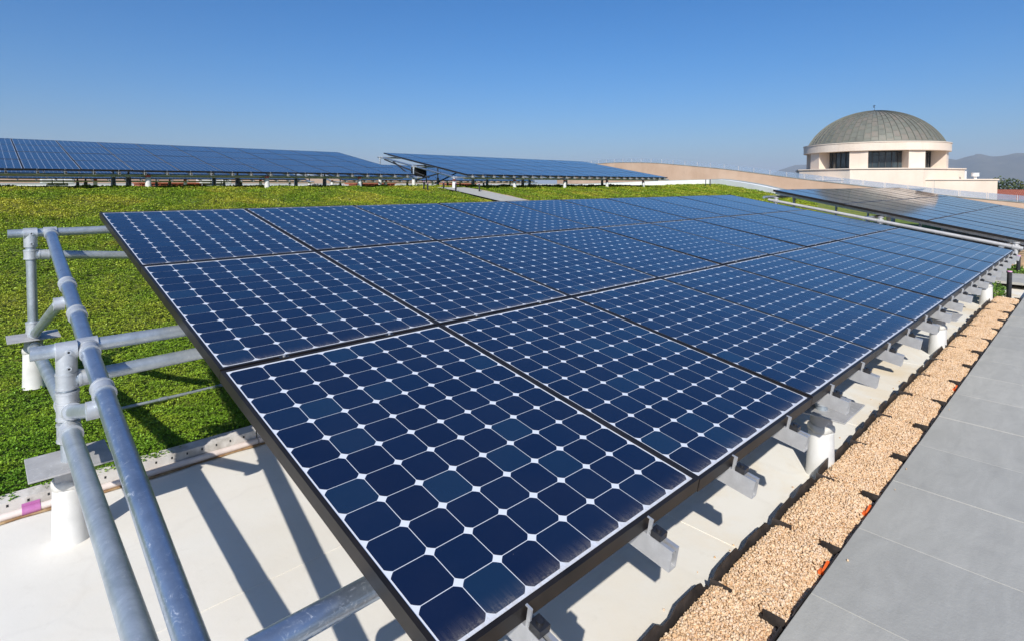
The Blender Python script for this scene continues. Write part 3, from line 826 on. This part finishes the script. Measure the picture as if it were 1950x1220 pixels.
for k in range(-2, 14):
    x = 1.33 + .575 * k
    desc = {-2: 'black tray of tan gravel cut off by the bottom edge of the photo',
            1: 'second nearest fully visible black tray of tan gravel, in front of the nearest rail ends',
            0: 'nearest fully visible black tray of tan gravel, with an orange tab on its paver side',
            2: 'black tray of tan gravel just in front of the nearest white boot',
            }.get(k)
    if desc is None:
        if k == -1: desc = 'lowest black tray of tan gravel partly inside the photo, beneath the nearest panel corner'
        elif k == 7: desc = 'black tray of tan gravel beside the second white boot'
        elif k == 13: desc = 'farthest black tray of tan gravel, next to the green herb clump'
        else: desc = '%s black tray of tan gravel beyond the nearest white boot' % ['', '', '', 'first', 'second', 'third', 'fourth', '', 'sixth', 'seventh', 'eighth', 'ninth', 'tenth', ''][k]
    t = link_mesh('gravel_tray', TRAYS[(k * 5) % 6], None, (x, -4.622 + random.uniform(-.004, .004), random.uniform(0, .004)), (0, 0, R(random.uniform(-.5, .5))), label=desc, category='gravel tray', group=GG)
    link_mesh('gravel', GRAV[k % 4], t, (.003, 0, 0), kind='stuff')
    if k in (0, 1, 5):
        mb = MB(); mb.obox((.38, .007, .092), (.44, .007, .106), .010, .020); mb.obox((.37, .018, .094), (.40, .018, .092), .010, .012)
        mb.build('orange_tab', M['orange_tab'], t)

# ------------------------------------------------------------------ pavers
mb = MB(); x = 1.519 - .58 * 5
while x < 10.8:
    zz_ = random.uniform(-.0012, .0012); mb.box(x + .0013, x + .5787, -5.212, -4.634, .078, .120 + zz_)
    x += .58
o = mb.build('walkway', M['paver'], bevel=.0025, kind='structure')
mb = MB(); mb.box(-2, 10.8, -5.205, -4.64, .05, .1165); mb.build('walkway_joints', M['joint'], kind='structure')
mb = MB(); mb.box(-3, 26, -7.2, -5.216, .0, .105); mb.build('kerb_strip', M['curb_white'], kind='structure')
# cross path: grey pavers from the walkway up through the sedum
mb = MB(); mb.box(10.90, 11.48, -5.21, -3.6, .078, .118); mb.box(11.485, 12.06, -5.21, -3.6, .078, .118); mb.build('cross_path', M['paver'], bevel=.002, kind='structure')
mb = MB(); vs = []; y = 2.0; rows = []
while y < 11.6: rows.append(y); y += .3
for y in rows: vs += [(11.35, y, gf(y) + .045), (12.60, y, gf(y) + .045)]
mb.add(vs, [(2 * i, 2 * i + 1, 2 * i + 3, 2 * i + 2) for i in range(len(rows) - 1)])
for y in rows[::2]: pass
mb.build('upper_path', M['paver'], kind='structure')
mb = MB(); vs = []
for y in rows: w = .10 + .05 * math.sin(y * 5); vs += [(12.605, y, gf(y) + .030), (12.72 + w, y, gf(y) + .025)]
mb.add(vs, [(2 * i, 2 * i + 1, 2 * i + 3, 2 * i + 2) for i in range(len(rows) - 1)])
mb.build('path_gravel_edge', M['gravel_flat'], kind='structure')
# gravel bed beyond the cross path and under the right-hand array
mb = MB(); mb.box(12.07, 25.5, -5.2, -1.75, .02, .085); mb.build('gravel_bed', M['gravel_flat'], kind='structure')
link_mesh('loose_gravel', stones(77, 4.0, .9, 9000), None, (12.08, -5.15, .0), kind='stuff', label='loose tan gravel at the right edge of the photo beyond the cross path', category='gravel')
def strays():
    rg = np.random.default_rng(5); n_ = 150
    base = bpy.data.meshes['gravel']
    V, Q = [], []
    oct_ = np.array([(1,0,0),(-1,0,0),(0,1,0),(0,-1,0),(0,0,1),(0,0,-1)], float); fc = [(0,2,4),(2,1,4),(1,3,4),(3,0,4),(2,0,5),(1,2,5),(3,1,5),(0,3,5)]
    for i in range(n_):
        x = rg.uniform(.6, 10); side = rg.random()
        if side < .95: y, z = -4.315 + abs(rg.normal(0, .05)), .005
        else: y, z = -4.64 - abs(rg.normal(0, .03)), .125
        b0 = len(V); V += list(oct_ * rg.uniform(.003, .007) * rg.uniform(.6, 1.3, (6, 1)) + np.array([x, y, z])); Q += [tuple(b0 + k for k in f_) for f_ in fc]
    return np_mesh('stray_gravel', np.array(V), np.array(Q), M['stone'])
link_mesh('stray_gravel', strays(), kind='stuff', label='loose stones strewn beside the gravel trays', category='gravel')

# leafy clumps
def leaf_blob(n_, sx, sy, sz, ls, seed, mat, name='leaves', lift=0):
    rg = np.random.default_rng(seed)
    p = rg.normal(0, 1, (n_, 3)); p /= np.linalg.norm(p, axis=1)[:, None]; p *= rg.uniform(.45, 1, (n_, 1)) ** .5
    lump = 1 + .22 * np.sin(p[:, :1] * 5 + seed) * np.sin(p[:, 1:2] * 6) + .15 * np.sin(p[:, 2:3] * 9)
    p = p * lump * np.array([sx, sy, sz]); p[:, 2] += lift
    a = rg.normal(0, 1, (n_, 3)); a /= np.linalg.norm(a, axis=1)[:, None]
    b_ = np.cross(a, rg.normal(0, 1, (n_, 3))); b_ /= np.linalg.norm(b_, axis=1)[:, None]
    s = rg.uniform(.6, 1.3, (n_, 1)) * ls
    V = np.stack([p - a * s, p + b_ * s * .6, p + a * s, p - b_ * s * .6], 1).reshape(-1, 3)
    return np_mesh(name, V, np.arange(len(V)).reshape(-1, 4), mat)
for (x, y, s_, lab) in ((9.72, -4.28, .95, 'bright green herb clump at the end of the gravel trays beside a black post'), (12.35, -4.30, .7, 'smaller bright green herb clump beyond the cross path, behind the farther black post')):
    t = thing('herb_clump', lab, 'plant', (x, y, .07))
    link_mesh('leaves', leaf_blob(1500, .42 * s_, .17, .10, .016, int(x * 10), M['herb'], lift=.05), t)
    mb = MB()
    for q in range(9): a = q * .7; mb.tube((0, 0, 0), (.25 * s_ * math.cos(a), .1 * math.sin(a), .08), .004, 6)
    mb.build('stems', M['bark'], t)

# marker posts
def marker(x, y, z, h, label, tilt=0):
    t = thing('marker_post', label, 'post', (x, y, z), 'black marker posts')
    t.rotation_euler = (0, R(tilt), 0)
    mb = MB(); mb.tube((0, 0, -.05), (0, 0, h), .028, 14); mb.build('stake', M['clamp_black'], t)
    mb = MB(); mb.tube((0, 0, h), (0, 0, h + .012), .029, 14); mb.build('cap', M['pink_cap'], t)
marker(9.55, -4.475, .07, .36, 'nearer black post with a pink top, beside the larger herb clump')
marker(12.20, -4.36, .07, .33, 'black post with a pink top beyond the cross path, farther right of two')
def mk(az, dist):
    return -.68 + dist * math.sin(R(az)), -5.34 + dist * math.cos(R(az))
for az, dist, h, lab in ((34.6, 19.5, .30, 'left one of two thin black stakes under the open end of the middle array'),
                         (35.0, 19.4, .26, 'right one of two thin black stakes under the open end of the middle array'),
                         (36.6, 20.0, .26, 'black stake on the sedum left of the upper path start'),
                         (37.8, 19.4, .32, 'black stake at the left corner of the upper path'),
                         (40.2, 20.0, .32, 'black stake at the right corner of the upper path'),
                         (62.5, 40.0, .40, 'left one of the two black stakes on open sedum before the white curb'),
                         (62.9, 40.0, .42, 'right one of the two black stakes on open sedum before the white curb')):
    x, y = mk(az, dist); marker(x, y, gf(y), h, lab, random.uniform(-3, 3))

# ------------------------------------------------------------------ things glimpsed under the rear arrays
def rooftop_unit(x, y, z, w, lab):
    t = thing('air_handler', lab, 'air handler', (x, y, z))
    mb = MB()
    for q in (-1, 0, 1): mb.box(q * w * .335 - w * .155, q * w * .335 + w * .155, -.5, .5, .36, .58)
    mb.build('housing', M['vent_white'], t, bevel=.03)
    mb = MB(); mb.box(-w * .30, w * .30, -.4, .4, 0, .36)
    for q in range(5): mb.box(-w * .31, w * .31, -.43, -.4, .03 + q * .065, .06 + q * .065)
    mb.build('grille_base', M['grille'], t)
rooftop_unit(2.1, 29.3, gf(29.3), 1.25, 'white rooftop air handler on a grey grille base, glimpsed beneath the left array')
rooftop_unit(9.0, 29.3, gf(29.3), 1.6, 'white rooftop air handler glimpsed further right beneath the left array')
for (x, y, w, lab) in ((6.9, 30, 2.9, 'brick-red low block beside the right-hand rooftop air handler under the left array'), (19.5, 30.5, 3.0, 'brick-red low block glimpsed under the right part of the left array'), (27.5, 31, 3.0, 'brick-red low block glimpsed through the open end of the middle array')):
    t = thing('brick_block', lab, 'low building', (x, y, gf(y))); mb = MB(); mb.box(-w / 2, w / 2, -.8, .8, 0, .36); mb.build('wall', M['brick'], t)
    mb = MB(); mb.box(-w / 2 - .06, w / 2 + .06, -.86, .86, .36, .42)
    for q in range(7): mb.box(-w / 2 + q * w / 7 + .04, -w / 2 + q * w / 7 + .09, -.83, -.8, .03, .35)
    mb.build('coping', M['tile'], t)

# ------------------------------------------------------------------ domed rotunda
DX, DY, RR = 68.6, 11.75, 6.6
rot_ = thing('rotunda', 'round cream rotunda with a ribbed copper-green dome and recessed windows', 'building', (DX, DY, 0))
TV = math.atan2(-5.34 - DY, -.68 - DX)                 # direction from the rotunda to the viewer's side
mb = MB()
z_b, z_t = 4.88, 5.72
mb.lathe([(RR * .80, z_b), (RR, z_b), (RR, z_t - .08), (RR + .05, z_t - .08), (RR + .05, z_t), (RR * .90, z_t + .02)], n=96, smooth=False)
mb.build('ring_beam', M['cream'], rot_)
mb = MB(); mb.lathe([(RR * .945, z_t + .02), (RR * .945, z_t + .12), (RR * .925, z_t + .12)], n=96); mb.build('dome_gutter', M['copper'], rot_)
# dome with standing seams
Rd, Hd, ns, rows_ = RR * .925, 3.50, 60, 10
me_v, me_f, tone, mm = [], [], [], []
def dome_pt(t, a, dr=0):
    # flattened profile
    Rc = (Rd * Rd + Hd * Hd) / (2 * Hd) - .45; ph = math.asin(Rd / Rc) * (1 - t / (math.pi / 2)); hh = Rc - math.sqrt(Rc * Rc - Rd * Rd)
    k_ = (Hd + .02) / hh
    return ((Rc + dr) * math.sin(ph) * math.cos(a), (Rc + dr) * math.sin(ph) * math.sin(a), z_t + .1 + ((Rc + dr) * math.cos(ph) - (Rc - hh)) * k_)
for i in range(ns):
    a0, a1 = 2 * math.pi * i / ns, 2 * math.pi * (i + 1) / ns
    off = (i % 3) / 3
    cuts = [0] + sorted(min(.999, (j + off) / rows_) for j in range(0 if off else 1, rows_)) + [.995]
    for c0, c1 in zip(cuts[:-1], cuts[1:]):
        if c1 - c0 < .004: continue
        tn = random.random(); sub = 3
        for q in range(sub):
            t0 = (c0 + (c1 - c0) * q / sub) * math.pi / 2; t1 = (c0 + (c1 - c0) * (q + 1) / sub) * math.pi / 2
            d0 = .018 if q == 0 else 0
            b_ = len(me_v); me_v += [dome_pt(t0, a0, d0), dome_pt(t0, a1, d0), dome_pt(t1, a1), dome_pt(t1, a0)]
            me_f.append((b_, b_ + 1, b_ + 2, b_ + 3)); tone.append(tn)
    # seam
    for q in range(24):
        t0, t1 = q / 24 * math.pi / 2 * .99, (q + 1) / 24 * math.pi / 2 * .99; da = .0045
        b_ = len(me_v)
        me_v += [dome_pt(t0, a0 - da), dome_pt(t0, a0 + da), dome_pt(t1, a0 + da), dome_pt(t1, a0 - da), dome_pt(t0, a0 - da, .07), dome_pt(t0, a0 + da, .07), dome_pt(t1, a0 + da, .07), dome_pt(t1, a0 - da, .07)]
        me_f += [(b_ + 4, b_ + 5, b_ + 6, b_ + 7), (b_, b_ + 4, b_ + 7, b_ + 3), (b_ + 1, b_ + 2, b_ + 6, b_ + 5)]; tone += [0, 0, 0]
me = bpy.data.meshes.new('dome'); me.from_pydata(me_v, [], me_f); me.materials.append(M['copper'])
at = me.attributes.new('panel_tone', 'FLOAT', 'FACE'); at.data.foreach_set('value', tone); me.update()
dome = link_mesh('dome', me, rot_)
mb = MB(); zt = z_t + .1 + Hd
mb.lathe([(.55, zt - .03), (.5, zt + .05), (.1, zt + .08), (.06, zt + .15)], n=24); mb.tube((0, 0, zt), (0, 0, zt + .70), .014, 8)
mb.obox((-.05, -.10, zt + .62), (.05, .16, zt + .62), .02, .05); mb.obox((0, -.02, zt + .45), (0, .12, zt + .5), .02, .10)
mb.build('finial', M['dark_steel'], dome)
# piers, glass drum
zf = 3.10
RP0, RP1 = RR * .77, RR * .955
mb = MB(); mb.lathe([(RP0, zf), (RP0, z_b + .01)], n=72, smooth=False); mb.build('window_glass', M['glass_dark'], rot_)
pf = math.pi / 4
for k in range(8):
    a = TV + R(-11) + k * pf
    ca, sa = math.cos(a), math.sin(a); tx, ty = -sa, ca
    w0, w1 = .55, .80
    v = []
    for z in (zf, z_b):
        for (r_, w_) in ((RP0 - .1, w0), (RP1, w1), (RP1, -w1), (RP0 - .1, -w0)):
            v.append((r_ * ca + tx * w_, r_ * sa + ty * w_, z))
    mb = MB(); mb.add(v, [(0, 3, 2, 1), (4, 5, 6, 7), (0, 1, 5, 4), (1, 2, 6, 5), (2, 3, 7, 6), (3, 0, 4, 7)]); mb.build('pier', M['cream'], rot_)
    # window frame between this pier and the next
    mb = MB(); am = a + pf / 2; rf = RP0 + .03
    for q in np.linspace(-.21, .21, 5):
        b_ = am + q; c_ = (rf * math.cos(b_), rf * math.sin(b_)); mb.obox((c_[0], c_[1], zf), (c_[0], c_[1], z_b), .07, .09, up=(math.cos(b_), math.sin(b_), 0))
    for z in (zf + .06, z_b - .12, zf + 1.35):
        for q in range(6):
            b0, b1 = am - .24 + .08 * q, am - .24 + .08 * (q + 1)
            mb.obox((rf * math.cos(b0), rf * math.sin(b0), z), (rf * math.cos(b1), rf * math.sin(b1), z), .06, .08 if z > zf + 1.4 or z < zf + .1 else .03)
    mb.build('window_frame', M['mullion'], rot_)
# octagonal terrace
def ngon(mb, rad, z0, z1, a_off, n_=8, mat=0, cx=0, cy=0):
    v = [(cx + rad * math.cos(a_off + i * 2 * math.pi / n_), cy + rad * math.sin(a_off + i * 2 * math.pi / n_), z) for z in (z0, z1) for i in range(n_)]
    mb.add(v, [tuple(range(n_, 2 * n_))] + [(i, (i + 1) % n_, n_ + (i + 1) % n_, n_ + i) for i in range(n_)], mat)
mb = MB(); ngon(mb, RR * 1.17, 1.2, 3.05, TV + R(-14)); ngon(mb, RR * 1.19, 3.05, 3.15, TV + R(-14)); mb.build('terrace_base', M['cream'], rot_)
# lower annex with flat roof
ax = thing('annex_building', 'plain cream flat-roofed block below the rotunda with roof vents on top', 'building', (DX - 1.5, DY - 4.5, 0))
mb = MB()
a = TV + R(6)
ca, sa = math.cos(a), math.sin(a); tx, ty = -sa, ca
AW0, AW1 = -9.2, 5.0
def an(r_, w_, z): return (r_ * ca + tx * w_, r_ * sa + ty * w_, z)
def slab(mb, r0, r1, w0, w1, z0, z1):
    v = [an(r_, w_, z) for z in (z0, z1) for r_, w_ in ((r0, w0), (r1, w0), (r1, w1), (r0, w1))]
    mb.add(v, [(0, 3, 2, 1), (4, 5, 6, 7), (0, 1, 5, 4), (1, 2, 6, 5), (2, 3, 7, 6), (3, 0, 4, 7)])
slab(mb, -6, 3.8, AW0, AW1, -4, 1.98); mb.build('wall', M['cream'], ax)
mb = MB(); slab(mb, -6.08, 3.9, AW0 - .1, AW1 + .1, 1.985, 2.10); mb.build('coping', M['cream'], ax)
for wq in (-3.4, .4):
    mb = MB(); slab(mb, 3.801, 3.803, wq, wq + .03, -2, 1.97); mb.build('wall_joint', M['ledge'], ax)
def vent(x, y, z, kind, lab):
    t = thing('roof_vent', lab, 'vent', (x, y, z))
    if kind: 
        mb = MB(); mb.tube((0, 0, 0), (0, 0, .3), .12, 14); mb.build('stack', M['vent_white'], t)
        mb = MB(); mb.tube((0, 0, .25), (0, 0, .55), .30, 18); mb.tube((0, 0, .55), (0, 0, .59), .33, 18); mb.build('cap', M['vent_white'], t)
    else:
        mb = MB(); mb.tube((0, 0, 0), (0, 0, .72), .09, 14); mb.tube((0, 0, .72), (0, 0, .77), .11, 14); mb.build('stack', M['vent_white'], t)
for wq, kd, lab in ((3.3, 0, 'thin white vent pipe on the annex roof beside the rotunda'), (4.05, 1, 'squat white drum-shaped roof vent right of the thin vent pipe')):
    p = an(1.0, wq, 2.1); vent(DX - 1.5 + p[0], DY - 4.5 + p[1], p[2], kd, lab)

# red-tiled roof and trees at the right edge
t = thing('tiled_building', 'building with a red terracotta tile roof beyond the glass railing at the right edge', 'building', (96, 2.0, -6.3))
mb = MB(); mb.box(-7, 7, -9, 9, 0, 6.2); mb.build('wall', M['cream'], t)
mb = MB(); mb.add([(-7.6, -9.5, 6.1), (7.6, -9.5, 6.1), (7.6, 9.5, 6.1), (-7.6, 9.5, 6.1), (0, -8, 7.25), (0, 8, 7.25)], [(0, 4, 5, 3), (1, 2, 5, 4), (0, 1, 4), (3, 5, 2), (0, 3, 2, 1)]); mb.build('roof', M['tile'], t)
TG = 'trees beyond the tiled roof'
for i, (x, y, s_, lab) in enumerate(((122, 9.5, 1.0, 'rounded dark green tree left of centre behind the tiled roof'), (124, 6.0, 1.25, 'tallest olive-green tree behind the tiled roof'), (121, 2.6, 1.05, 'dark green tree right of the tallest one behind the tiled roof'), (126, -1.5, 1.15, 'green tree at the very right edge behind the tiled roof'))):
    tr = thing('broadleaf_tree', lab, 'tree', (x, y, -9.1), TG)
    link_mesh('crown', leaf_blob(4200, 2.6 * s_, 2.7 * s_, 2.7 * s_, .20, 50 + i, M['leaf'], 'crown', 7.2 + .5 * s_), tr)
    mb = MB(); mb.tube((0, 0, 0), (0, 0, 6), .35, 10, r1=.18); 
    for q in range(5): aa = q * 1.3; mb.tube((0, 0, 4 + q * .3), (1.4 * math.cos(aa), 1.4 * math.sin(aa), 7 + q * .2), .12, 8, r1=.04)
    mb.build('trunk', M['bark'], tr)

# ------------------------------------------------------------------ valley, hills, air
mb = MB(); nR = 48; v = [(0, 0, -22)]
rad = [60, 200, 800, 3000, 9000, 19000]
for r_ in rad:
    for i in range(nR): v.append((r_ * math.cos(2 * math.pi * i / nR), r_ * math.sin(2 * math.pi * i / nR), -22))
f = [(0, 1 + i, 1 + (i + 1) % nR) for i in range(nR)]
for j in range(len(rad) - 1):
    for i in range(nR):
        a_, b_ = 1 + j * nR + i, 1 + j * nR + (i + 1) % nR
        f.append((a_, a_ + nR, b_ + nR, b_))
mb.add(v, f); mb.build('ground', M['plain'], kind='structure')

def hills(name, az0, az1, dist, prof, depth, seed):
    rg = np.random.default_rng(seed); na, nd = 260, 34
    az = np.linspace(az0, az1, na); px = [p[0] for p in prof]; ph = [p[1] for p in prof]
    base = np.interp(az, px, ph)
    V = []
    for j in range(nd):
        t = j / (nd - 1); rise = math.sin(t * math.pi * .5) if t < 1 else 1
        d = dist + depth * t
        ridg = np.zeros(na)
        for o_ in range(1, 7):
            fr = 2.2 ** o_ * .32; ridg += (1 - np.abs(np.sin(az * fr + rg.uniform(0, 6) + t * o_ * 1.3))) / 1.75 ** o_
        h = base * (rise * (.80 + .20 * ridg) if j < nd - 1 else .96 + .04 * ridg)
        for a_, hh in zip(az, h): V.append((d * math.sin(R(a_)), d * math.cos(R(a_)), -25 + hh * rise + (0)))
    F = np.array([(j * na + i, j * na + i + 1, (j + 1) * na + i + 1, (j + 1) * na + i) for j in range(nd - 1) for i in range(na - 1)])
    link_mesh(name, np_mesh(name, np.array(V), F, M['hill'], True), kind='structure')
hills('hills', 74, 112, 5200, [(74, 0), (77, 130), (79.3, 205), (80.2, 228), (81, 262), (81.8, 250), (82.6, 285), (83.3, 300), (84, 278), (84.7, 282), (85.4, 300), (86.5, 290), (88, 330), (95, 300), (105, 240), (112, 0)], 1300, 3)
hills('distant_hills', 66, 77, 6300, [(66, 0), (67.8, 120), (69, 205), (70.2, 262), (71.5, 270), (73, 250), (77, 100)], 1400, 5)

m = bpy.data.materials.new('haze'); m.use_nodes = True; nt = m.node_tree; nt.nodes.clear()
out_ = nt.nodes.new('ShaderNodeOutputMaterial'); vol = nt.nodes.new('ShaderNodeVolumePrincipled')
vol.inputs['Color'].default_value = (.78, .88, 1.0, 1); vol.inputs['Density'].default_value = .00014; vol.inputs['Anisotropy'].default_value = 0
nt.links.new(vol.outputs[0], out_.inputs['Volume'])
mb = MB(); mb.box(-20500, 20500, -20500, 20500, -30, 420); mb.build('haze', m, kind='stuff', label='pale blue haze over the valley and hills', category='haze')
